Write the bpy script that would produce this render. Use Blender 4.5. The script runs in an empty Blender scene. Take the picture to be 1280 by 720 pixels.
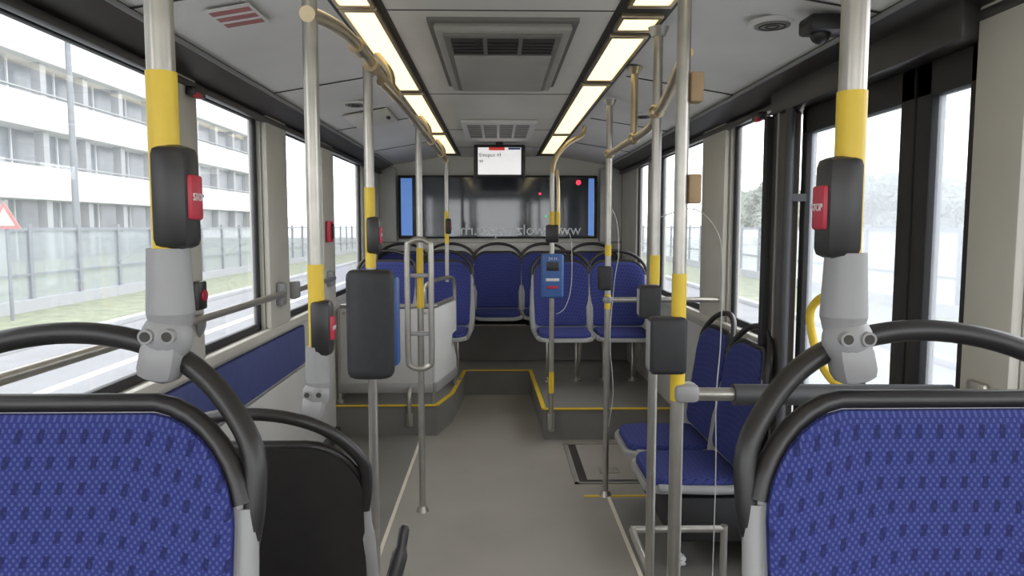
import bpy, bmesh, math, random
from mathutils import Vector, Matrix
random.seed(4)
sc = bpy.context.scene
try:
    sc.view_settings.view_transform = 'Standard'
except Exception: pass

def s2l(c):
    c = c/255.0
    return c/12.92 if c <= 0.04045 else ((c+0.055)/1.055)**2.4
def col(r, g, b): return (s2l(r), s2l(g), s2l(b), 1)

# ------------------------------------------------------------ materials
def mat(name, c, rough=0.6, metal=0.0, noise=0.0, nscale=8.0, bump=0.0, emis=None, estr=0.0, spec=0.5):
    m = bpy.data.materials.new(name); m.use_nodes = True
    nt = m.node_tree; b = nt.nodes['Principled BSDF']
    b.inputs['Base Color'].default_value = c
    b.inputs['Roughness'].default_value = rough
    b.inputs['Metallic'].default_value = metal
    b.inputs['Specular IOR Level'].default_value = spec
    if emis:
        b.inputs['Emission Color'].default_value = emis
        b.inputs['Emission Strength'].default_value = estr
    if noise or bump:
        tc = nt.nodes.new('ShaderNodeTexCoord')
        n = nt.nodes.new('ShaderNodeTexNoise'); n.inputs['Scale'].default_value = nscale
        n.inputs['Detail'].default_value = 6
        nt.links.new(tc.outputs['Object'], n.inputs['Vector'])
        if noise:
            r = nt.nodes.new('ShaderNodeValToRGB')
            r.color_ramp.elements[0].position = 0.3; r.color_ramp.elements[1].position = 0.7
            r.color_ramp.elements[0].color = tuple(c[i]*(1-noise) for i in range(3))+(1,)
            r.color_ramp.elements[1].color = tuple(min(1, c[i]*(1+noise)) for i in range(3))+(1,)
            nt.links.new(n.outputs['Fac'], r.inputs['Fac'])
            nt.links.new(r.outputs['Color'], b.inputs['Base Color'])
        if bump:
            bp = nt.nodes.new('ShaderNodeBump'); bp.inputs['Strength'].default_value = bump
            bp.inputs['Distance'].default_value = 0.005
            nt.links.new(n.outputs['Fac'], bp.inputs['Height'])
            nt.links.new(bp.outputs['Normal'], b.inputs['Normal'])
    return m

def glass(name, tint, refl, rough=0.02, haze=0.0):
    m = bpy.data.materials.new(name); m.use_nodes = True
    nt = m.node_tree; nt.nodes.clear()
    o = nt.nodes.new('ShaderNodeOutputMaterial')
    t = nt.nodes.new('ShaderNodeBsdfTransparent'); t.inputs[0].default_value = tint
    g = nt.nodes.new('ShaderNodeBsdfGlossy'); g.inputs['Roughness'].default_value = rough
    lw = nt.nodes.new('ShaderNodeLayerWeight'); lw.inputs[0].default_value = .5
    pw = nt.nodes.new('ShaderNodeMath'); pw.operation = 'POWER'; pw.inputs[1].default_value = 4.5
    ma = nt.nodes.new('ShaderNodeMath'); ma.operation = 'MULTIPLY_ADD'; ma.inputs[1].default_value = .55; ma.inputs[2].default_value = refl
    nt.links.new(lw.outputs['Facing'], pw.inputs[0]); nt.links.new(pw.outputs[0], ma.inputs[0])
    mx = nt.nodes.new('ShaderNodeMixShader')
    nt.links.new(ma.outputs[0], mx.inputs[0]); nt.links.new(t.outputs[0], mx.inputs[1]); nt.links.new(g.outputs[0], mx.inputs[2])
    last = mx
    if haze:
        d = nt.nodes.new('ShaderNodeBsdfTranslucent'); d.inputs[0].default_value = (0.85, 0.88, 0.92, 1)
        m2 = nt.nodes.new('ShaderNodeMixShader'); m2.inputs[0].default_value = haze
        nt.links.new(mx.outputs[0], m2.inputs[1]); nt.links.new(d.outputs[0], m2.inputs[2]); last = m2
    nt.links.new(last.outputs[0], o.inputs[0])
    return m

def fabric(name, base, dark, light):
    m = bpy.data.materials.new(name); m.use_nodes = True
    nt = m.node_tree; b = nt.nodes['Principled BSDF']; b.inputs['Roughness'].default_value = 0.85
    b.inputs['Specular IOR Level'].default_value = 0.25
    tc = nt.nodes.new('ShaderNodeTexCoord'); sp = nt.nodes.new('ShaderNodeSeparateXYZ')
    nt.links.new(tc.outputs['Object'], sp.inputs[0])
    def M(op, a, bb=None, cc=None):
        n = nt.nodes.new('ShaderNodeMath'); n.operation = op
        for i, v in enumerate((a, bb, cc)):
            if v is None: continue
            if isinstance(v, (int, float)): n.inputs[i].default_value = v
            else: nt.links.new(v, n.inputs[i])
        return n.outputs[0]
    x = sp.outputs[0]; v = M('SUBTRACT', sp.outputs[2], sp.outputs[1])
    k = 2*math.pi/0.0085
    dots = M('MULTIPLY', M('SINE', M('MULTIPLY', x, k)), M('SINE', M('MULTIPLY', v, k)))
    dm = M('MULTIPLY', M('GREATER_THAN', dots, 0.3), 0.5)
    row = M('DIVIDE', v, 0.024)
    a = M('FRACT', M('ADD', M('DIVIDE', x, 0.026), M('MULTIPLY', M('FLOOR', row), 0.5)))
    a = M('FRACT', M('ADD', a, M('MULTIPLY', M('FRACT', row), -0.25)))
    da = M('MULTIPLY', M('LESS_THAN', a, 0.3), M('LESS_THAN', M('FRACT', row), 0.5))
    m1 = nt.nodes.new('ShaderNodeMix'); m1.data_type = 'RGBA'
    m1.inputs[6].default_value = base; m1.inputs[7].default_value = light
    nt.links.new(dm, m1.inputs[0])
    m2 = nt.nodes.new('ShaderNodeMix'); m2.data_type = 'RGBA'
    nt.links.new(M('MULTIPLY', da, 0.7), m2.inputs[0]); nt.links.new(m1.outputs[2], m2.inputs[6]); m2.inputs[7].default_value = dark
    nt.links.new(m2.outputs[2], b.inputs['Base Color'])
    return m

MT = dict(
 fabric=fabric('seat_fabric', col(45,52,112), col(27,30,72), col(92,100,150)),
 black=mat('black_plastic', col(36,34,34), 0.38, noise=.15, nscale=30),
 blacks=mat('black_soft', col(40,40,42), 0.6, noise=.15, nscale=40, bump=.1),
 dark=mat('dark_grey_plastic', col(62,62,64), 0.5, noise=.1),
 shell=mat('grey_seat_shell', col(146,146,145), 0.45, noise=.06),
 clamp=mat('clamp_grey', col(146,145,146), 0.4, noise=.05),
 chrome=mat('brushed_steel', col(172,168,160), 0.3, metal=.7, noise=.08, nscale=20),
 railm=mat('warm_steel', col(190,172,140), 0.28, metal=.7, noise=.08, nscale=20),
 yellow=mat('yellow_paint', col(222,188,50), 0.4, noise=.05),
 red=mat('red_plastic', col(182,40,60), 0.4, noise=.08),
 redp=mat('sticker_faded_red', col(176,110,108), 0.6, noise=.08),
 white=mat('white_plastic', col(215,215,212), 0.5, noise=.03),
 panel=mat('light_panel', col(188,187,184), 0.5, noise=.05, nscale=3),
 wall=mat('wall_grey', col(178,176,170), 0.55, noise=.06, nscale=4),
 pillar=mat('pillar_grey', col(192,188,178), 0.5, noise=.05, nscale=4),
 ceil=mat('ceiling_grey', col(226,224,220), 0.5, noise=.04, nscale=3),
 ceilc=mat('ceiling_centre', col(224,220,210), 0.45, noise=.04, nscale=3),
 hatch=mat('hatch_grey', col(176,172,162), 0.5, noise=.06),
 grille=mat('grille_grey', col(130,127,120), 0.5, noise=.06),
 seam=mat('seam_dark', col(56,53,49), 0.6, noise=.1),
 rubber=mat('rubber_black', col(32,31,32), 0.6, noise=.15),
 duct=mat('duct_black', col(54,50,48), 0.35, noise=.2, nscale=5),
 doorpost=mat('door_post_brown', col(74,69,64), 0.45, noise=.15, nscale=5),
 bluepad=mat('blue_vinyl', col(58,68,122), 0.6, noise=.12, nscale=20),
 blue=mat('blue_plastic', col(62,98,160), 0.4, noise=.05),
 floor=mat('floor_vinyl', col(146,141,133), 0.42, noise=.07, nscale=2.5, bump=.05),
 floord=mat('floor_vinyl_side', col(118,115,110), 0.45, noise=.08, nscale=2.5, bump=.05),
 floorr=mat('floor_vinyl_rear', col(116,113,109), 0.5, noise=.10, nscale=4),
 line=mat('floor_joint_line', col(214,206,190), 0.5, noise=.05),
 strip=mat('light_diffuser', (1,.9,.66,1), 0.5, noise=.01, emis=(1,.83,.46,1), estr=1.6),
 scr=mat('screen_white', (.8,.8,.8,1), 0.4, noise=.01, emis=(.95,.93,.95,1), estr=.6),
 scr_red=mat('screen_red', col(200,50,40), 0.4, noise=.02, emis=col(210,60,50), estr=.5),
 scr_blk=mat('screen_text', col(40,40,40), 0.4, noise=.02),
 rearglass=mat('rear_tinted_glass', col(58,63,70), 0.06, noise=.5, nscale=2.6, spec=.9),  # tinted glass; mottling in the colour imitates blurry interior reflections
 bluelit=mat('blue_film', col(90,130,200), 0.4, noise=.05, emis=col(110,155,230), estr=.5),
 redl=mat('red_lamp', col(230,30,50), .4, noise=.02, emis=(1,.05,.1,1), estr=1.2),
 greenl=mat('green_lamp', col(40,190,120), .4, noise=.02, emis=(.1,.8,.4,1), estr=.6),
 tan=mat('tan_box', col(160,134,102), 0.6, noise=.08),
 paper=mat('tissue_paper', col(235,235,232), 0.9, noise=.03, nscale=40),
 cable=mat('cable_sheath', col(190,190,188), 0.6, noise=.03),
 txt=mat('white_lettering', col(190,194,200), .5, noise=.02, emis=col(180,186,192), estr=.12),
 glass=glass('window_glass', (.96,.97,.975,1), .04, haze=.06),
 dglass=glass('door_glass', (.82,.84,.86,1), .05, haze=.22),
 asphalt=mat('asphalt', col(116,117,120), .9, noise=.08, nscale=2),
 grass=mat('grass', col(112,118,92), .95, noise=.25, nscale=3),
 paint=mat('road_paint', col(225,225,225), .8, noise=.03),
 bwhite=mat('building_white', col(205,205,206), .8, noise=.03, nscale=1),
 bglass=mat('building_glass', col(112,120,126), .25, noise=.3, nscale=.6),
 bcol=mat('building_column', col(150,152,154), .8, noise=.05),
 fpost=mat('fence_steel', col(116,121,126), .5, metal=.3, noise=.05),
 fglass=glass('fence_glass', (.85,.88,.9,1), .05, haze=.3),
 leaf=mat('hazy_foliage', col(112,118,108), .95, noise=.2, nscale=2),  # grey-green lightened so distance haze is painted into the leaf colour
 trunk=mat('bark', col(90,84,78), .9, noise=.2),
)

# ------------------------------------------------------------ builder
def catmull(pts, n=6, closed=False):
    P = [Vector(p) for p in pts]; out = []
    L = len(P); rng = L if closed else L-1
    for i in range(rng):
        if closed: a, b, c, d = P[(i-1) % L], P[i], P[(i+1) % L], P[(i+2) % L]
        else: a, b, c, d = P[max(i-1, 0)], P[i], P[i+1], P[min(i+2, L-1)]
        for k in range(n):
            t = k/n
            out.append(0.5*((2*b)+(c-a)*t+(2*a-5*b+4*c-d)*t*t+(3*b-3*c+d-a)*t**3))
    if not closed: out.append(P[-1])
    return out

class MB:
    def __init__(s, name): s.name = name; s.bm = bmesh.new(); s.mats = []
    def mi(s, m):
        m = MT[m]
        if m not in s.mats: s.mats.append(m)
        return s.mats.index(m)
    def merge(s, b, m, M=None):
        if M is not None: bmesh.ops.transform(b, matrix=M, verts=b.verts)
        i = s.mi(m)
        bmesh.ops.recalc_face_normals(b, faces=b.faces)
        for f in b.faces: f.material_index = i; f.smooth = True
        me = bpy.data.meshes.new('t'); b.to_mesh(me); b.free()
        s.bm.from_mesh(me); bpy.data.meshes.remove(me)
    def box(s, c, size, m, bev=0.0, rot=None, seg=2):
        b = bmesh.new(); bmesh.ops.create_cube(b, size=1)
        bmesh.ops.scale(b, vec=size, verts=b.verts)
        if bev: bmesh.ops.bevel(b, geom=b.edges[:], offset=bev, segments=seg, affect='EDGES', profile=.5)
        M = Matrix.Translation(c)
        if rot is not None: M = M @ rot
        s.merge(b, m, M)
    def bb(s, x0, x1, y0, y1, z0, z1, m, bev=0.0):
        s.box(((x0+x1)/2, (y0+y1)/2, (z0+z1)/2), (abs(x1-x0), abs(y1-y0), abs(z1-z0)), m, bev)
    def seg(s, p0, p1, w, h, m):
        p0 = Vector(p0); p1 = Vector(p1); d = p1-p0
        q = Matrix.Rotation(math.atan2(d.y, d.x), 4, 'Z')
        s.box((p0+p1)/2, (d.length, w, h), m, 0, q)
    def cyl(s, p0, p1, r, m, r2=None, n=20):
        p0 = Vector(p0); p1 = Vector(p1); d = p1-p0
        b = bmesh.new(); bmesh.ops.create_cone(b, cap_ends=True, segments=n, radius1=r, radius2=r if r2 is None else r2, depth=d.length)
        s.merge(b, m, Matrix.Translation((p0+p1)/2) @ d.to_track_quat('Z', 'Y').to_matrix().to_4x4())
    def ball(s, c, r, m, sc_=(1, 1, 1), n=14):
        b = bmesh.new(); bmesh.ops.create_uvsphere(b, u_segments=n+4, v_segments=n, radius=r)
        s.merge(b, m, Matrix.Translation(c) @ Matrix.Diagonal((*sc_, 1)))
    def tube(s, pts, r, m, closed=False, smooth=0, n=12, flat=1.0):
        P = catmull(pts, smooth, closed) if smooth else [Vector(p) for p in pts]
        b = bmesh.new(); rings = []; L = len(P); up = None
        for i in range(L):
            if closed: t = P[(i+1) % L]-P[i-1]
            else: t = P[min(i+1, L-1)]-P[max(i-1, 0)]
            t.normalize()
            if up is None:
                up = Vector((0, 1, 0)) if abs(t.y) < .9 else Vector((0, 0, 1))
            up = (up-t*up.dot(t)).normalized(); sd = t.cross(up)
            rr = r[i*(len(r)-1)//max(L-1, 1)] if isinstance(r, (list, tuple)) else r
            rings.append([b.verts.new(P[i]+(up*math.cos(a)*flat+sd*math.sin(a))*rr) for a in [2*math.pi*k/n for k in range(n)]])
        for i in range(L if closed else L-1):
            A, B = rings[i], rings[(i+1) % L]
            for k in range(n): b.faces.new((A[k], A[(k+1) % n], B[(k+1) % n], B[k]))
        if not closed:
            b.faces.new(rings[0]); b.faces.new(rings[-1][::-1])
        s.merge(b, m)
    def prism(s, poly, vec, m):
        b = bmesh.new(); v0 = [b.verts.new(p) for p in poly]; v1 = [b.verts.new(Vector(p)+Vector(vec)) for p in poly]
        n = len(poly); b.faces.new(v0); b.faces.new(v1[::-1])
        for i in range(n): b.faces.new((v0[i], v0[(i+1) % n], v1[(i+1) % n], v1[i]))
        s.merge(b, m)
    def pad(s, outl, th, bulge, fn, m):
        """outl: 2d points; fn(a,b,d)->3d with d depth (0 back .. th front)"""
        b = bmesh.new(); n = len(outl)
        cx = sum(p[0] for p in outl)/n; cy = sum(p[1] for p in outl)/n
        R = [(1, 0), (1, th*.7), (.975, th), (.9, th+bulge*.35), (.7, th+bulge*.75), (.4, th+bulge*.95), (.15, th+bulge)]
        rings = [[b.verts.new(fn(cx+(p[0]-cx)*r, cy+(p[1]-cy)*r, d)) for p in outl] for r, d in R]
        for A, B in zip(rings, rings[1:]):
            for k in range(n): b.faces.new((A[k], A[(k+1) % n], B[(k+1) % n], B[k]))
        b.faces.new(rings[-1])
        R2 = [(.7, 0), (.4, 0)]
        prev = rings[0]
        for r, d in R2:
            nr = [b.verts.new(fn(cx+(p[0]-cx)*r, cy+(p[1]-cy)*r, d)) for p in outl]
            for k in range(n): b.faces.new((nr[k], nr[(k+1) % n], prev[(k+1) % n], prev[k]))
            prev = nr
        b.faces.new(prev[::-1]); s.merge(b, m)
    def text(s, body, size, M, m, align='CENTER'):
        cu = bpy.data.curves.new('t', 'FONT'); cu.body = body; cu.size = size; cu.align_x = align; cu.extrude = .0006
        ob = bpy.data.objects.new('t', cu); sc.collection.objects.link(ob)
        bpy.context.view_layer.update()
        me = bpy.data.meshes.new_from_object(ob.evaluated_get(bpy.context.evaluated_depsgraph_get()))
        b = bmesh.new(); b.from_mesh(me); bpy.data.objects.remove(ob); bpy.data.meshes.remove(me)
        s.merge(b, m, M)
    def done(s, loc=(0, 0, 0), rz=0.0, ang=38):
        me = bpy.data.meshes.new(s.name); s.bm.to_mesh(me); s.bm.free()
        for m in s.mats: me.materials.append(m)
        me.set_sharp_from_angle(angle=math.radians(ang))
        o = bpy.data.objects.new(s.name, me); sc.collection.objects.link(o)
        o.location = loc; o.rotation_euler = (0, 0, rz); return o

XL, XR, YF, YB = -1.17, 1.24, -1.2, 7.3
TXT = Matrix.Rotation(math.radians(90), 4, 'X')   # text facing -Y

# ------------------------------------------------------------ shell
f = MB('floor')
f.bb(XL-.06, XR+.06, YF, YB, -.12, 0, 'floor')
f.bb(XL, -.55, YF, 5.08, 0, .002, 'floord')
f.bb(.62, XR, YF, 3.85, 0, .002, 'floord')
f.bb(-.553, -.535, YF, 5.0, 0, .004, 'line')
f.bb(.605, .623, YF, 3.88, 0, .004, 'line')
f.bb(.48, .86, 3.88, 3.90, 0, .004, 'yellow')
f.done()
h = MB('floor_access_hatch')
for a in ((.45, .47, 4.08, 4.85), (1.0, 1.02, 4.08, 4.85), (.45, 1.02, 4.08, 4.10), (.45, 1.02, 4.83, 4.85)):
    h.bb(a[0], a[1], a[2], a[3], .0, .007, 'grille')
h.bb(.47, 1.0, 4.10, 4.83, 0, .004, 'floor')
h.bb(.48, .53, 4.1, 4.83, 0, .0055, 'duct')
h.bb(.53, 1.0, 4.1, 4.14, 0, .0055, 'duct')
h.bb(.62, .74, 4.25, 4.35, .004, .009, 'grille', .002)
h.done()

p = MB('rear_floor_platform')
poly = [(XL, 5.08), (-.44, 5.08), (-.35, 5.45), (-.29, 6.33), (.29, 6.33), (.325, 4.96), (XR, 4.96), (XR, YB), (XL, YB)]
p.prism([(x, y, 0) for x, y in poly], (0, 0, .22), 'floorr')
for a, b in zip(poly[:6], poly[1:7]):
    p.seg((*a, .222), (*b, .222), .03, .008, 'yellow')
p.bb(XL, XR, 6.82, YB, .22, .56, 'floorr')
p.bb(-.24, .27, 6.81, 6.86, .555, .566, 'line')
p.done()

# side walls
def side(name, x0, x1, pillars, sill, top, doors=None):
    w = MB(name)
    if doors:
        w.bb(x0, x1, YF, doors[0], 0, sill, 'wall'); w.bb(x0, x1, doors[1], YB, 0, sill, 'wall')
    else: w.bb(x0, x1, YF, YB, 0, sill, 'wall')
    w.bb(x0, x1, YF, YB, top, 2.32, 'wall')
    for a, b in pillars: w.bb(x0, x1, a, b, sill, top, 'pillar')
    return w
w = side('wall_left', XL-.06, XL, [(YF, YF+.1), (.3, .45), (2.62, 2.82), (3.62, 3.98), (4.75, 5.1), (6.3, YB)], .98, 2.05)
for a, b in [(2.6, 2.84), (3.6, 4.0), (4.73, 5.12)]:
    w.bb(XL, XL+.03, a+.03, b-.03, .98, 2.05, 'pillar', .01)
w.bb(XL, XL+.035, .5, 5.07, .94, .985, 'pillar', .01)
w.bb(XL, XL+.03, 2.2, 4.25, .69, .92, 'bluepad', .012)
w.bb(XL, XL+.02, 2.0, 5.06, .08, .67, 'panel', .006)
w.bb(XL, XL+.05, 2.0, 5.06, .002, .08, 'dark', .01)
w.done()
w = side('wall_right', XR, XR+.06, [(YF, YF+.1), (.3, .45), (1.66, 1.84), (3.1, 3.16), (3.84, 4.3), (5.55, 5.85), (6.45, YB)], .98, 2.05, (1.84, 3.1))
for a, b in [(1.66, 1.84), (3.86, 4.28), (5.57, 5.83)]:
    w.bb(XR-.03, XR, a, b, .98, 2.05, 'pillar', .01)
w.bb(XR-.035, XR, 3.16, 7.17, .94, .985, 'pillar', .01)
w.bb(XR-.02, XR, 3.16, 4.94, .08, .9, 'panel', .006)
w.done()
w = MB('wall_rear')
w.bb(XL-.06, XR+.06, YB, YB+.08, -.12, 2.32, 'ceilc')
w.bb(XL, XR, 7.18, YB, .56, 1.34, 'panel', .02)
w.bb(XL, -1.0, 7.18, YB, 1.34, 2.08, 'panel', .02)
w.bb(1.02, XR, 7.18, YB, 1.34, 2.08, 'panel', .02)
w.done()
w = MB('wall_front')
w.bb(XL-.06, XR+.06, YF-.06, YF, -.12, .9, 'dark')
w.bb(XL-.06, XR+.06, YF-.06, YF, 2.1, 2.32, 'dark')
w.bb(XL-.06, XL+.05, YF-.06, YF, .9, 2.1, 'dark'); w.bb(XR-.05, XR+.06, YF-.06, YF, .9, 2.1, 'dark')
w.done()

def window(i, side_, y0, y1, z0=.98, z1=2.05, gm='glass', fr=.035):
    w = MB('window_%d' % i)
    x = XL-.03 if side_ < 0 else XR+.03
    w.bb(x-.003, x+.003, y0, y1, z0, z1, gm)
    for a in ((y0, y1, z0, z0+fr), (y0, y1, z1-fr, z1), (y0, y0+fr, z0, z1), (y1-fr, y1, z0, z1)):
        w.bb(x-.012, x+.012+.0, a[0], a[1], a[2], a[3], 'rubber', .003)
    w.done()
n = 1
for a, b in [(YF+.1, .3), (.45, 2.62), (2.82, 3.62), (3.98, 4.75), (5.1, 6.3)]:
    window(n, -1, a, b); n += 1
for a, b in [(YF+.1, .3), (.45, 1.66), (3.16, 3.84), (4.3, 5.55), (5.85, 6.45)]:
    window(n, 1, a, b); n += 1
w = MB('window_%d' % n); w.bb(XL+.05, XR-.05, YF-.035, YF-.027, .9, 2.1, 'glass')
w.bb(XL+.05, XR-.05, YF-.045, YF-.015, .9, .94, 'rubber'); w.bb(XL+.05, XR-.05, YF-.045, YF-.015, 2.06, 2.1, 'rubber'); w.done(); n += 1
# rear tinted window
w = MB('window_%d' % n)
w.bb(-.98, .99, 7.17, 7.2, 1.38, 2.0, 'rubber', .01)
w.bb(-.95, .96, 7.16, 7.175, 1.40, 1.98, 'rearglass')
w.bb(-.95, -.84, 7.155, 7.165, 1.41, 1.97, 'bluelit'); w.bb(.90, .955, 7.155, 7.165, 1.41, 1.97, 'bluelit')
w.text('www.wolzinopar.rh', .15, Matrix.Translation((.23, 7.157, 1.415)) @ TXT @ Matrix.Diagonal((-1, 1, 1, 1)), 'txt')
w.cyl((.8, 7.16, 1.93), (.8, 7.15, 1.93), .025, 'redl'); w.cyl((.48, 7.16, 1.6), (.48, 7.15, 1.6), .012, 'greenl')
w.cyl((.42, 7.16, 1.82), (.42, 7.15, 1.82), .012, 'redl')
w.done()

# door, two leaves
for i, (a, b) in enumerate([(1.86, 2.135), (2.145, 2.94)]):
    d = MB('door_%d' % (i+1)); x = XR+.02
    fa = .035 if i == 0 else .075; fb_ = .075 if i == 0 else .05
    d.bb(x-.004, x+.004, a, b, .05, 1.95, 'dglass')
    for q in ((a, a+fa, .03, 1.97), (b-fb_, b, .03, 1.97), (a, b, .03, .13), (a, b, 1.87, 1.97)):
        d.bb(x-.025, x+.02, q[0], q[1], q[2], q[3], 'rubber', .006)
    if i == 1:
        yy = b-.04
        d.cyl((x-.09, yy, .01), (x-.09, yy, 1.97), .018, 'dark')
        d.bb(x-.1, x-.02, yy-.015, yy+.015, .5, .53, 'dark'); d.bb(x-.1, x-.02, yy-.015, yy+.015, 1.6, 1.63, 'dark')
        d.tube([(x-.03, 2.50, 1.25), (x-.1, 2.51, 1.255), (x-.12, 2.58, 1.20), (x-.12, 2.57, 1.12), (x-.12, 2.50, 1.03), (x-.1, 2.42, .965), (x-.03, 2.42, .95)], .015, 'yellow', smooth=6)
        for zz, y_ in ((1.25, 2.5), (.95, 2.42)): d.bb(x-.04, x-.005, y_-.03, y_+.03, zz-.04, zz+.04, 'dark', .006)
    d.done()
t = MB('trim_1')   # door surround
t.bb(XR-.07, XR+.06, 1.84, 3.12, 1.97, 2.1, 'duct', .01)
t.bb(XR-.06, XR-.001, 2.95, 3.16, .003, 1.97, 'doorpost', .01)
t.bb(XR-.065, XR-.055, 3.03, 3.045, .003, 1.97, 'shell')
t.bb(XR-.09, XR-.001, 3.1, 3.14, .003, 1.97, 'rubber', .01)
t.done()

# ------------------------------------------------------------ ceiling
c = MB('ceiling')
prof = [(XL-.06, 2.06), (XL, 2.06), (-1.05, 2.11), (-.53, 2.20), (.58, 2.20), (1.12, 2.11), (XR, 2.06), (XR+.06, 2.06), (XR+.06, 2.36), (XL-.06, 2.36)]
c.prism([(x, YF, z) for x, z in prof], (0, YB-YF, 0), 'ceil')
c.bb(-.375, .40, YF, YB, 2.192, 2.201, 'ceilc', .003)
for y in (1.1, 2.38, 3.85, 5.25, 6.4):
    c.bb(-.37, .395, y, y+.006, 2.19, 2.196, 'seam')
for sx in (-1, 1):
    for y in (.8, 2.1, 3.4, 4.7, 6.0):
        a, b = ((-1.05, 2.108), (-.55, 2.195)) if sx < 0 else ((1.12, 2.108), (.6, 2.195))
        c.prism([(a[0], y, a[1]), (b[0], y, b[1]), (b[0], y+.008, b[1]), (a[0], y+.008, a[1])], (0, 0, -.003), 'seam')
c.done()
for nm, s_, xa, xb in (('trim_2', -1, XL, -1.03), ('trim_3', 1, XR, 1.10)):
    t = MB(nm)
    t.prism([(xa, YF, 2.035), (xb, YF, 2.10), (xb, YF, 2.115), (xa, YF, 2.075)], (0, YB-YF-.13, 0), 'duct')
    t.bb(min(xa, xa-s_*.035), max(xa, xa-s_*.035), YF, 7.17, 2.01, 2.04, 'duct', .008)
    t.tube([(xb-s_*.0, YF, 2.1), (xb, 7.17, 2.1)], .008, 'shell')
    t.done()

def strip(xa, xb, segs):
    L = MB('ceiling_light_strip')
    L.bb(xa-.035, xb+.035, YF, 7.15, 2.188, 2.2, 'seam', .003)  # dark base; its margins imitate a dark reflection line beside the diffusers
    for a, b in segs:
        L.bb(xa, xb, a, b, 2.176, 2.19, 'strip', .005)
        L.bb(xa-.012, xa, a, b, 2.174, 2.19, 'railm'); L.bb(xb, xb+.012, a, b, 2.174, 2.19, 'railm')
        for y in (a, b): L.bb(xa-.012, xb+.012, y-.012, y+.012, 2.172, 2.19, 'railm', .003)
    L.done()
strip(-.485, -.39, [(-1, 1.0), (1.06, 2.3), (2.34, 3.68), (3.78, 5.3), (5.42, 6.8)])
strip(.415, .53, [(-1, 1.0), (1.06, 2.28), (2.4, 2.56), (2.64, 3.42), (3.52, 5.35), (5.45, 6.8)])

v = MB('ceiling_roof_hatch')
x0, x1, y0, y1 = -.235, .275, 2.46, 3.6
v.prism([(x0, y0, 2.193), (x1, y0, 2.193), (x1, y1, 2.193), (x0, y1, 2.193)], (0, 0, -.012), 'grille')
v.bb(x0+.02, x1-.02, y0+.03, y1-.03, 2.155, 2.185, 'hatch', .012)
v.bb(x0+.05, x1-.05, y0+.06, y1-.08, 2.145, 2.16, 'grille', .006)
v.bb(x0+.07, x1-.07, 2.80, y1-.1, 2.139, 2.15, 'hatch', .004)
for k in range(5):
    for i in range(3):
        xx = x0+.075+i*.125
        v.bb(xx, xx+.11, y0+.09+k*.045, y0+.108+k*.045, 2.137, 2.147, 'seam')
v.done()
v = MB('ceiling_air_vent')
v.bb(-.24, .26, 4.75, 5.6, 2.165, 2.193, 'ceil', .012)
for i in range(9):
    for j in range(4):
        xx = -.2+j*.108
        v.bb(xx, xx+.09, 4.83+i*.08, 4.855+i*.08, 2.16, 2.1665, 'grille')
v.done()
for x, y, nm in ((.88, 2.35, 'ceiling_speaker'), (-.76, 3.95, 'ceiling_speaker'), (.86, 4.3, 'ceiling_speaker')):
    s = MB(nm); z = 2.2-.173*(abs(x-.035)-.545)
    s.cyl((x, y, z+.004), (x, y, z-.008), .075, 'ceil', n=28); s.cyl((x, y, z-.008), (x, y, z-.012), .055, 'grille', n=28)
    for r in (.02, .04): s.tube([(x+r*math.cos(a), y+r*math.sin(a), z-.012) for a in [k*math.pi/8 for k in range(16)]], .003, 'seam', closed=True, n=6)
    s.done()
s = MB('warning_sticker'); R_ = Matrix.Rotation(-.17, 4, 'Y')
s.box((-.80, 2.3, 2.143), (.14, .2, .003), 'ceil', 0, R_)
for yy in (2.24, 2.30, 2.36): s.box((-.80, yy, 2.1415), (.12, .035, .003), 'redp', 0, R_)
s.done()
s = MB('ceiling_access_flap'); s.box((-.76, 4.45, 2.148), (.26, .5, .008), 'ceilc', .003, Matrix.Rotation(-.173, 4, 'Y')); s.box((-.66, 4.45, 2.158), (.02, .05, .02), 'seam', .003); s.done()
s = MB('ceiling_camera'); s.box((1.0, 2.2, 2.10), (.16, .1, .05), 'black', .012); s.ball((.97, 2.2, 2.075), .03, 'black'); s.done()

# monitor
m = MB('passenger_information_screen')
m.bb(-.195, .23, 6.0, 6.06, 1.90, 2.17, 'black', .012)
m.bb(-.16, .195, 5.992, 6.001, 1.925, 2.145, 'scr')
m.bb(-.07, .06, 5.989, 5.993, 2.122, 2.145, 'scr_red'); m.bb(.09, .19, 5.989, 5.993, 2.127, 2.143, 'blue')
m.text('Einspur H', .045, Matrix.Translation((-.15, 5.99, 2.07)) @ TXT, 'scr_blk', 'LEFT')
m.text('ab', .038, Matrix.Translation((-.15, 5.99, 2.025)) @ TXT, 'scr_blk', 'LEFT')
m.cyl((.0175, 6.03, 2.16), (.0175, 6.03, 2.195), .03, 'black')
m.done()

# ------------------------------------------------------------ seats
def outline(hw, z0, z1, rt, rb, dome=.0, taper=.0, n=8):
    pts = []
    for cx, cz, r, a0 in ((hw-rb, z0+rb, rb, -90), (hw-rt, z1-rt, rt, 0), (-hw+rt, z1-rt, rt, 90), (-hw+rb, z0+rb, rb, 180)):
        for k in range(n+1):
            a = math.radians(a0+90*k/n); pts.append((cx+r*math.cos(a), cz+r*math.sin(a)))
    out = []
    for x, z in pts:
        t = (z-z0)/(z1-z0)
        out.append((x*(1-taper*(1-t)), z+dome*t*(1-(x/hw)**2)))
    return out

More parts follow.
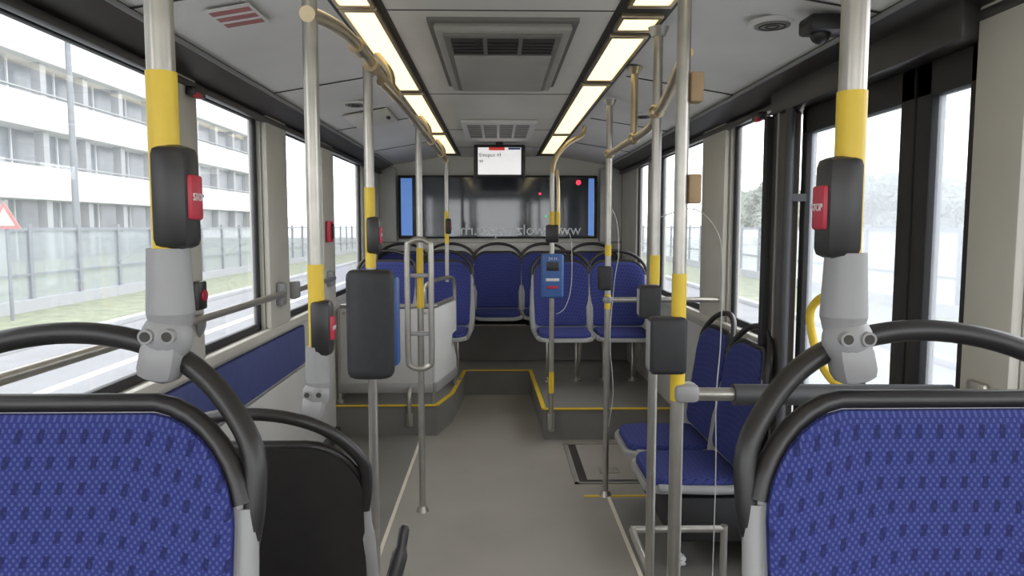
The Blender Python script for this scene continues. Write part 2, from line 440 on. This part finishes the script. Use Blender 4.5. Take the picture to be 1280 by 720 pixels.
def seat(loc, rz, hs=.45, legs=True, back='shell', wallmount=False, rec=.16):
    s = MB('bus_seat')
    def fb(x, z, d): return (x, rec*(z-hs)-.7*x*x+.03-d, z)
    s.pad(outline(.242, hs-.06, hs+.522, .12, .05, .02, .02), .03, 0, fb, back)
    s.pad(outline(.231, hs+.0, hs+.513, .11, .05, .02, .02), .014, .012, lambda x, z, d: fb(x, z, d+.03), 'fabric')
    o = outline(.240, hs-.06, hs+.522, .12, .05, .02, .02)
    up = [q for q in o if q[1] > hs+.41]
    s.tube([fb(x, z, .022) for x, z in up], .0125, 'black', n=12)
    for sg in (1, -1):
        s.tube([fb(sg*.240, hs+.42, .015), fb(sg*.243, hs+.30, .015), fb(sg*.246, hs+.15, .02), fb(sg*.240, hs-.0, .025), (sg*.228, -.06, hs-.045), (sg*.222, -.25, hs-.05), (sg*.215, -.40, hs-.045)], [.014, .019, .024, .022, .02, .019, .018], 'shell', smooth=5)
    H = [(.240, .37), (.248, .43), (.240, .495), (.18, .566), (.1, .606), (0, .62)]
    arc = [(x, hs+z) for x, z in H]+[(-x, hs+z) for x, z in H[-2::-1]]
    s.tube([fb(x, z, .010) for x, z in arc], .0142, 'black', smooth=5)
    def fc(x, y, d): return (x, y, hs-.05+d + .25*x*x)
    s.pad(outline(.222, -.45, .0, .04, .08), .03, 0, lambda x, y, d: fc(x, y, d-.03), 'shell')
    s.pad(outline(.205, -.43, -.02, .04, .08), .03, .015, fc, 'fabric')
    if legs:
        for sg in (-1, 1):
            s.tube([(sg*.12, -.04, hs-.06), (sg*.12, -.08, hs*.5), (sg*.12, -.10, .0)], .018, 'chrome', smooth=4)
            s.tube([(sg*.12, -.38, hs-.06), (sg*.12, -.30, hs-.2), (sg*.12, -.12, .05)], .018, 'chrome', smooth=4)
            s.cyl((sg*.12, -.10, 0), (sg*.12, -.10, .012), .04, 'chrome')
        s.cyl((-.12, -.36, hs-.075), (.12, -.36, hs-.075), .014, 'chrome')
    if wallmount:
        s.bb(-.2, .2, -.34, .04, hs-.30, hs-.09, 'rubber', .03)
        s.bb(-.16, .16, -.02, .10, hs-.28, hs-.1, 'rubber', .02)
    o = s.done(loc, rz); return o

pi = math.pi
for nm, a, b in (('wheel_arch_box', XL+.002, -.30), ('wheel_arch_box', .31, XR-.04)):
    k = MB(nm); k.bb(a, b, .25, 1.25, .003, .298, 'dark', .02); k.bb(a, b, .25, .3, .27, .298, 'yellow', .004); k.done()
seat((-.54, .80, .30), 0, hs=.445)
seat((.550, .80, .30), 0, hs=.445)
seat((-.555, 1.69, 0), pi, hs=.467, back='black')
seat((1.085, 3.19, 0), -pi/2, hs=.43, legs=False, wallmount=True, rec=.14)
seat((1.085, 3.67, 0), -pi/2, hs=.43, legs=False, wallmount=True, rec=.14)
for x in (.535, 1.005): seat((x, 6.0, .22), 0, hs=.45)
for x in (-.93, -.46): seat((x, 6.05, .22), 0, hs=.45)
for x in (-.93, -.465, 0, .465, .93): seat((x, 7.0, .56), 0, hs=.15, legs=False)

a = MB('seat_armrest')
a.tube([(-.335, 1.80, .47), (-.30, 1.86, .50), (-.275, 1.92, .58), (-.262, 1.97, .66)], [.03, .028, .024, .016, .01], 'black', smooth=6, flat=.6)
a.done()

# ------------------------------------------------------------ poles
def button(s, x, y, z, sg):
    s.box((x+sg*.012, y, z), (.046, .05, .125), 'black', .012)
    s.box((x+sg*.033, y, z), (.012, .034, .055), 'red', .004)
    M = Matrix.Translation((x+sg*.0395, y, z-.004)) @ Matrix.Rotation(math.radians(90)*sg, 4, 'Z') @ TXT
    s.text('STOP', .013, M, 'white')
def clampf(s, x, y, z, k=1.0, sg=-1):
    s.cyl((x, y, z+.155*k), (x, y, z+.075*k), .025*k, 'clamp', .0285*k)
    s.cyl((x, y, z+.075*k), (x, y, z+.05*k), .0285*k, 'clamp', .022*k)
    s.ball((x+sg*.004, y-.004, z+.045*k), .031*k, 'clamp', (1, .9, 1.05))
    s.box((x+sg*.010, y-.004, z+.018*k), (.05*k, .055*k, .055*k), 'clamp', .016*k, Matrix.Rotation(-sg*.22, 4, 'Y'))
    for q in (-.013, .013):
        s.cyl((x+sg*.004+q*k, y-.024*k, z+.05*k), (x+sg*.004+q*k, y-.034*k, z+.05*k), .009*k, 'shell')
        s.cyl((x+sg*.004+q*k, y-.030*k, z+.05*k), (x+sg*.004+q*k, y-.035*k, z+.05*k), .006*k, 'seam')
def pole(x, y, z0, z1, yel=(), btn=None, clamp=None, r=.0165, flange=True, extra=None, m='chrome'):
    s = MB('grab_pole')
    s.cyl((x, y, z0), (x, y, z1), r, m)
    for a, b in yel: s.cyl((x, y, a), (x, y, b), r+.0015, 'yellow')
    if btn: button(s, x, y, btn[0], btn[1])
    if clamp: clampf(s, x, y, clamp, 1.0, -1 if x < 0 else 1)
    if flange and not clamp: s.cyl((x, y, z0), (x, y, z0+.03), r+.018, 'chrome', r+.006)
    if z1 > 2.1: s.cyl((x, y, z1-.03), (x, y, z1), r+.006, m, r+.02)
    if extra: extra(s)
    s.done()
pole(-.405, .895, 1.37, 2.172, [(1.47, 1.685)], (1.535, 1), 1.318)
pole(.437, .895, 1.37, 2.172, [(1.462, 1.665)], (1.523, -1), 1.312)
pole(-.408, 1.62, 1.12, 2.172, [(1.22, 1.415)], (1.272, 1), 1.075)
pole(-.43, 2.45, 0, 2.03, [(1.36, 1.63)], (1.47, 1), m='chrome')
def loopf(s):
    x, y = -.398, 3.70
    P = [(x-.06, 1.38), (x-.045, 1.42), (x, 1.435), (x+.045, 1.42), (x+.06, 1.38), (x+.06, 1.1), (x+.06, .83), (x+.045, .785), (x, .77), (x-.045, .785), (x-.06, .83), (x-.06, 1.1)]
    s.tube([(a, y-.045, b) for a, b in P], .015, 'chrome', closed=True, smooth=4)
    for z in (1.25, .95): s.box((x, y-.025, z), (.12, .03, .02), 'clamp', .006)
pole(-.398, 3.70, 0, 2.03, [(1.08, 1.39)], extra=loopf)
pole(-.41, 5.85, 1.05, 2.03, [(1.36, 1.62)], (1.5, 1), flange=False)
def tanb(s):
    s.box((.475, 1.75, 1.83), (.03, .04, .07), 'tan', .004); s.box((.475, 1.75, 1.59), (.03, .04, .07), 'tan', .004)
    s.box((.465, 1.75, 1.09), (.06, .06, .045), 'clamp', .012)
pole(.445, 1.75, 0, 2.172, [(1.07, 1.385)], extra=tanb)
pole(.548, 2.5, 0, 2.172, [(1.30, 1.40)])
pole(.60, 3.90, 0, 2.172, [(1.34, 1.40), (1.05, 1.13)])
def r4(s):
    s.tube([(.37, 4.90, 1.83), (.39, 4.92, 1.95), (.48, 4.96, 2.06), (.58, 5.0, 2.12), (.6, 5.0, 2.185)], .0165, 'railm', smooth=6)
    s.tube([(.41, 4.90, 1.45), (.41, 4.90, 1.75), (.40, 4.91, 1.88)], .0135, 'railm', smooth=4)
    s.cyl((.41, 4.90, 1.5), (.41, 4.90, 1.6), .0155, 'yellow')
    s.box((.37, 4.925, .14), (.05, .07, .13), 'chrome', .01)
    s.box((.37, 4.88, 1.45), (.085, .06, .12), 'black', .012)
pole(.37, 4.90, .10, 1.86, [(1.5, 1.60), (.35, .5)], flange=False, extra=r4)

r = MB('overhead_handrail')
x, z = -.415, 2.03
r.tube([(-.408, 1.60, 1.955), (-.41, 1.75, 1.985), (-.412, 2.0, 2.02), (x, 2.3, 2.035), (x, 2.6, z), (x, 3.2, z), (x, 4.2, z), (x, 5.3, z), (x, 5.95, z-.01), (x, 6.05, z-.06)], .0175, 'railm', smooth=6)
for y in (2.2, 2.45, 3.0, 3.7, 4.6, 5.4, 5.85):
    r.cyl((x, y-.035, z), (x, y+.035, z), .025, 'railm')
for y in (2.9, 4.5, 5.7):
    r.tube([(x, y, z), (x-.005, y, 2.1), (x-.06, y, 2.175)], .014, 'railm', smooth=4)
r.tube([(x+.02, 2.5, 1.99), (x+.05, 2.8, 1.965), (x+.05, 3.5, 1.965), (x+.02, 3.72, 1.99)], .015, 'railm', smooth=6)
r.done()
r = MB('overhead_handrail')
r.tube([(.46, 1.78, 1.92), (.53, 2.3, 1.895), (.55, 2.5, 1.89), (.6, 2.9, 1.885), (.6, 3.5, 1.885), (.6, 3.93, 1.885)], .016, 'railm', smooth=6)
r.cyl((.6, 3.2, 1.885), (.6, 3.2, 2.19), .0155, 'railm'); r.cyl((.6, 3.2, 2.16), (.6, 3.2, 2.19), .02, 'railm', .035)
for p_ in ((.545, 2.5, 1.89), (.6, 3.2, 1.885), (.6, 3.9, 1.885)): r.ball(p_, .028, 'railm')
r.done()

r = MB('window_handrail')
r.cyl((XL+.06, .6, 1.165), (XL+.06, 3.75, 1.15), .016, 'chrome')
for y in (1.3, 2.7, 3.74):
    r.tube([(XL+.06, y, 1.155), (XL+.045, y+.03, 1.12), (XL+.01, y+.06, 1.08)], .018, 'clamp', smooth=4)
r.cyl((XL+.06, 4.0, 1.15), (XL+.06, 4.9, 1.15), .016, 'chrome')
r.box((XL+.045, 3.75, 1.15), (.05, .08, .12), 'clamp', .015)
r.box((XL+.045, 4.0, 1.15), (.05, .08, .1), 'clamp', .015); r.box((XL+.045, 4.86, 1.15), (.05, .08, .1), 'clamp', .015)
r.done()
r = MB('padded_barrier_rail')
r.cyl((.455, 1.75, 1.085), (XR-.031, 1.75, 1.078), .0165, 'chrome')
r.tube([(.585, 1.75, 1.083), (.6, 1.75, 1.083), (.9, 1.75, 1.081), (1.12, 1.75, 1.079), (1.135, 1.75, 1.079)], .027, 'dark')
r.box((XR-.04, 1.75, 1.078), (.02, .07, .07), 'chrome', .008)
r.done()
r = MB('horizontal_handrail')
r.cyl((.6, 3.9, 1.10), (XR-.03, 3.9, 1.10), .015, 'chrome'); r.ball((.6, 3.9, 1.10), .026, 'clamp'); r.done()
r = MB('low_guard_rail')
r.cyl((.545, 2.85, .26), (.93, 2.85, .26), .015, 'chrome'); r.cyl((.93, 2.85, .0), (.93, 2.85, .275), .015, 'chrome')
r.tube([(.545, 2.5, .26), (.545, 2.7, .26), (.55, 2.84, .26)], .015, 'chrome', smooth=4)
r.done()

q = MB('modesty_panel')
q.bb(-1.15, -.47, 5.14, 5.165, .36, .91, 'panel', .008)
def wallseg(p0, p1, z0, z1, th, m):
    d = Vector(p1)-Vector(p0); q.box(((p0[0]+p1[0])/2, (p0[1]+p1[1])/2, (z0+z1)/2), (d.length, th, z1-z0), m, .006, Matrix.Rotation(math.atan2(d.y, d.x), 4, 'Z'))
wallseg((-.46, 5.16), (-.345, 5.75), .36, .91, .025, 'white')
wallseg((-.46, 5.145), (-.345, 5.735), .30, .37, .045, 'shell')
q.bb(-1.15, -.47, 5.125, 5.17, .30, .37, 'shell', .008)
q.tube([(-1.14, 5.15, .23), (-1.14, 5.15, .9), (-1.12, 5.15, .93), (-.5, 5.15, .93), (-.45, 5.17, .93), (-.36, 5.7, .93)], .016, 'chrome')
q.tube([(-.52, 5.15, .93), (-.52, 5.15, 1.05), (-.48, 5.2, 1.10), (-.38, 5.65, 1.10), (-.35, 5.74, 1.06), (-.345, 5.76, .9), (-.345, 5.76, .223)], .015, 'chrome', smooth=5)
q.tube([(-.63, 5.14, .34), (-.63, 5.05, .30), (-.63, 5.05, .08)], .016, 'chrome', smooth=4)
q.box((-.63, 5.062, .12), (.05, .03, .1), 'chrome', .01)
q.cyl((-1.14, 5.15, .22), (-1.14, 5.15, .25), .03, 'chrome')
q.cyl((-.47, 5.17, .22), (-.47, 5.17, .35), .014, 'chrome')
for sx_ in (-1.1, -.8, -.52): q.cyl((sx_, 5.141, .88), (sx_, 5.135, .88), .012, 'chrome')
q.done()

s = MB('ticket_validator')
zc = 1.175; x = -.425
o = [(x+.078*math.copysign(abs(math.cos(a))**.7, math.cos(a)), 2.40+.055*math.copysign(abs(math.sin(a))**.7, math.sin(a))) for a in [2*pi*k/28 for k in range(28)]]
b = bmesh.new(); rg = []
for zz, k in ((-.18, .80), (-.176, .90), (-.165, .98), (-.15, 1), (.15, 1), (.165, .98), (.176, .90), (.18, .80)):
    rg.append([b.verts.new((x+(u-x)*k, 2.40+(v_-2.40)*k, zc+zz)) for u, v_ in o])
for A, B in zip(rg, rg[1:]):
    for k in range(28): b.faces.new((A[k], A[(k+1) % 28], B[(k+1) % 28], B[k]))
b.faces.new(rg[0]); b.faces.new(rg[-1]); s.merge(b, 'blacks')
s.box((x+.008, 2.475, zc), (.155, .06, .31), 'blue', .014)
s.done()
s = MB('ticket_validator')
x, y, z, w_, h_, d_ = .37, 4.86, 1.165, .15, .30, .07
s.box((x, y, z), (w_, d_, h_), 'blue', .018, seg=4)
yy = y-d_/2
s.box((x, yy-.001, z+h_*.22), (w_*.55, .008, h_*.2), 'scr_blk', .003)
s.box((x, yy-.001, z-h_*.08), (w_*.6, .008, .02), 'white', .003)
s.box((x, yy-.001, z-h_*.25), (w_*.5, .012, .018), 'red', .003)
s.text('24 H', .03, Matrix.Translation((x, yy-.006, z+h_*.36)) @ TXT, 'white')
s.done()
s = MB('stop_request_box'); s.box((.415, 1.74, 1.21), (.09, .06, .14), 'blacks', .012, seg=3); s.box((.372, 1.745, 1.21), (.008, .045, .12), 'shell', .003); s.done()
s = MB('stop_request_box'); s.box((.525, 2.47, 1.24), (.075, .06, .115), 'blacks', .012, seg=3); s.box((.49, 2.475, 1.24), (.008, .04, .09), 'shell', .003); s.done()
s = MB('stop_request_box'); s.box((.58, 3.87, 1.22), (.075, .06, .13), 'blacks', .012, seg=3); s.done()
s = MB('emergency_hammer_box'); s.box((XL+.05, 4.85, 1.465), (.03, .09, .14), 'red', .006); s.box((XL+.068, 4.85, 1.465), (.01, .03, .1), 'black', .003); s.done()
s = MB('door_open_button'); s.box((XL+.045, 2.73, 1.24), (.03, .08, .11), 'black', .01); s.cyl((XL+.06, 2.73, 1.24), (XL+.068, 2.73, 1.24), .022, 'red'); s.done()
for x, y, sx in ((XL+.05, 2.75, 1), (XR-.05, 3.3, -1)):
    s = MB('exit_lamp'); s.box((x, y, 1.995), (.04, .1, .035), 'black', .008); s.box((x+sx*.014, y-.02, 1.98), (.02, .05, .02), 'red', .004); s.done()
def cable(pts, r=.0035, m='cable'):
    s = MB('hanging_cable'); s.tube(pts, r, m, smooth=8, n=8); s.done()
cable([(.40, 4.88, 1.49), (.47, 4.88, 1.47), (.50, 4.87, 1.38), (.50, 4.87, 1.1), (.46, 4.87, .95), (.40, 4.88, .9)], .0025)
cable([(.61, 3.88, 1.6), (.64, 3.86, 1.52), (.65, 3.86, 1.35), (.63, 3.86, 1.2), (.61, 3.86, .9), (.63, 3.86, .6), (.61, 3.88, .4)], .002)
cable([(.56, 2.5, 1.53), (.68, 2.5, 1.56), (.76, 2.5, 1.49), (.785, 2.5, 1.38), (.78, 2.48, 1.1), (.76, 2.45, .9), (.765, 2.45, .6), (.76, 2.45, .01)], .002)
b = bmesh.new(); bmesh.ops.create_icosphere(b, subdivisions=3, radius=.035)
for v_ in b.verts:
    v_.co *= 1+random.uniform(-.28, .28); v_.co.z *= .7
s = MB('crumpled_tissue'); s.merge(b, 'paper', Matrix.Translation((.80, 3.07, .024))); s.done(ang=20)

# ------------------------------------------------------------ exterior
G = -.35
g = MB('ground'); g.bb(-60, 60, -40, 120, G-.3, G, 'asphalt'); g.done()
g = MB('grass_verge'); g.bb(-24, -7.2, -30, 110, G, G+.05, 'grass'); g.bb(-7.3, -7.1, -30, 110, G, G+.1, 'bcol', .01); g.done()
g = MB('grass_verge'); g.bb(6, 40, -30, 110, G, G+.05, 'grass'); g.bb(5.9, 6.1, -30, 110, G, G+.1, 'bcol', .01); g.done()
g = MB('road_marking'); g.bb(-5.15, -5.0, -30, 100, G, G+.006, 'paint'); g.bb(-2.3, -2.18, -30, 100, G, G+.006, 'paint'); g.done()
def fence(x):
    g = MB('glass_fence')
    for i in range(40):
        y = -6+i*1.8
        g.bb(x-.05, x+.05, y-.06, y+.06, G+.05, 1.55, 'fpost')
        g.bb(x-.01, x+.01, y+.06, y+1.74, G+.3, 1.4, 'fglass')
    g.bb(x-.04, x+.04, -6, 65, 1.40, 1.47, 'fpost'); g.bb(x-.04, x+.04, -6, 65, .45, .5, 'fpost'); g.bb(x-.1, x+.1, -6, 65, G+.05, G+.3, 'bcol')
    g.done()
fence(-10); fence(9)
g = MB('apartment_building')
g.bb(-34, -25.5, -10, 75, G+.05, 20, 'bglass')
for z0 in (2.9, 6.6, 10.2, 13.8, 17.4):
    g.bb(-26, -24, -10, 75, z0, z0+1.75, 'bwhite', .05)
    g.bb(-24.1, -23.9, -10, 75, z0+1.85, z0+1.92, 'bcol')
for i in range(22):
    y = -8+i*4
    g.bb(-24.9, -24.4, y-.25, y+.25, G+.05, 20, 'bcol')
    for j in range(1, 3): g.bb(-25.55, -25.4, y+j*1.33-.05, y+j*1.33+.05, G+.05, 20, 'bwhite')
g.done()
g = MB('street_lamp'); g.cyl((-11.5, 20, G+.05), (-11.5, 20, 9), .1, 'fpost', .06); g.tube([(-11.5, 20, 8.9), (-11.2, 20, 9.3), (-9.8, 20, 9.5)], .05, 'fpost', smooth=5); g.box((-9.5, 20, 9.5), (.7, .25, .1), 'fpost', .03); g.done()
g = MB('road_sign'); g.cyl((-9.3, 13.9, G+.05), (-9.3, 13.9, 2.0), .035, 'fpost')
g.prism([(-9.6, 13.85, 1.45), (-9.0, 13.85, 1.45), (-9.3, 13.85, 1.97)], (0, -.02, 0), 'redp'); g.prism([(-9.49, 13.828, 1.51), (-9.11, 13.828, 1.51), (-9.3, 13.828, 1.84)], (0, -.01, 0), 'paint'); g.done()
def tree(x, y, hgt):
    g = MB('roadside_tree'); g.cyl((x, y, G+.05), (x, y, hgt*.5), .25, 'trunk', .14)
    for k in range(16):
        r_ = random.uniform(.14, .24)*hgt
        b = bmesh.new(); bmesh.ops.create_icosphere(b, subdivisions=4, radius=r_)
        for v_ in b.verts: v_.co *= 1+random.uniform(-.12, .12)
        zc_ = max(hgt*random.uniform(.3, .78), r_*1.15)
        g.merge(b, 'leaf', Matrix.Translation((x+random.uniform(-.32, .32)*hgt, y+random.uniform(-.35, .35)*hgt, zc_)))
    g.done()
for i in range(12):
    tree(24+random.uniform(-2, 3), 10+i*6+random.uniform(-1, 1), random.uniform(4.2, 6.0))

# ------------------------------------------------------------ world & camera
wd = bpy.data.worlds.new('overcast_sky'); sc.world = wd; wd.use_nodes = True
nt = wd.node_tree; bg = nt.nodes['Background']
tc = nt.nodes.new('ShaderNodeTexCoord'); sp = nt.nodes.new('ShaderNodeSeparateXYZ'); rp = nt.nodes.new('ShaderNodeValToRGB')
nt.links.new(tc.outputs['Generated'], sp.inputs[0]); nt.links.new(sp.outputs[2], rp.inputs[0]); nt.links.new(rp.outputs[0], bg.inputs[0])
rp.color_ramp.elements[0].color = (.94, .94, .95, 1); rp.color_ramp.elements[1].color = (.95, .95, .97, 1)
bg.inputs[1].default_value = 4.9

cam = bpy.data.cameras.new('camera'); co = bpy.data.objects.new('camera', cam); sc.collection.objects.link(co)
cam.sensor_width = 36; cam.lens = 36*900/1280; cam.clip_start = .02; cam.clip_end = 500
co.location = (0, 0, 1.5)
co.rotation_euler = (math.radians(90-4.9), 0, math.radians(-1.15))
sc.camera = co
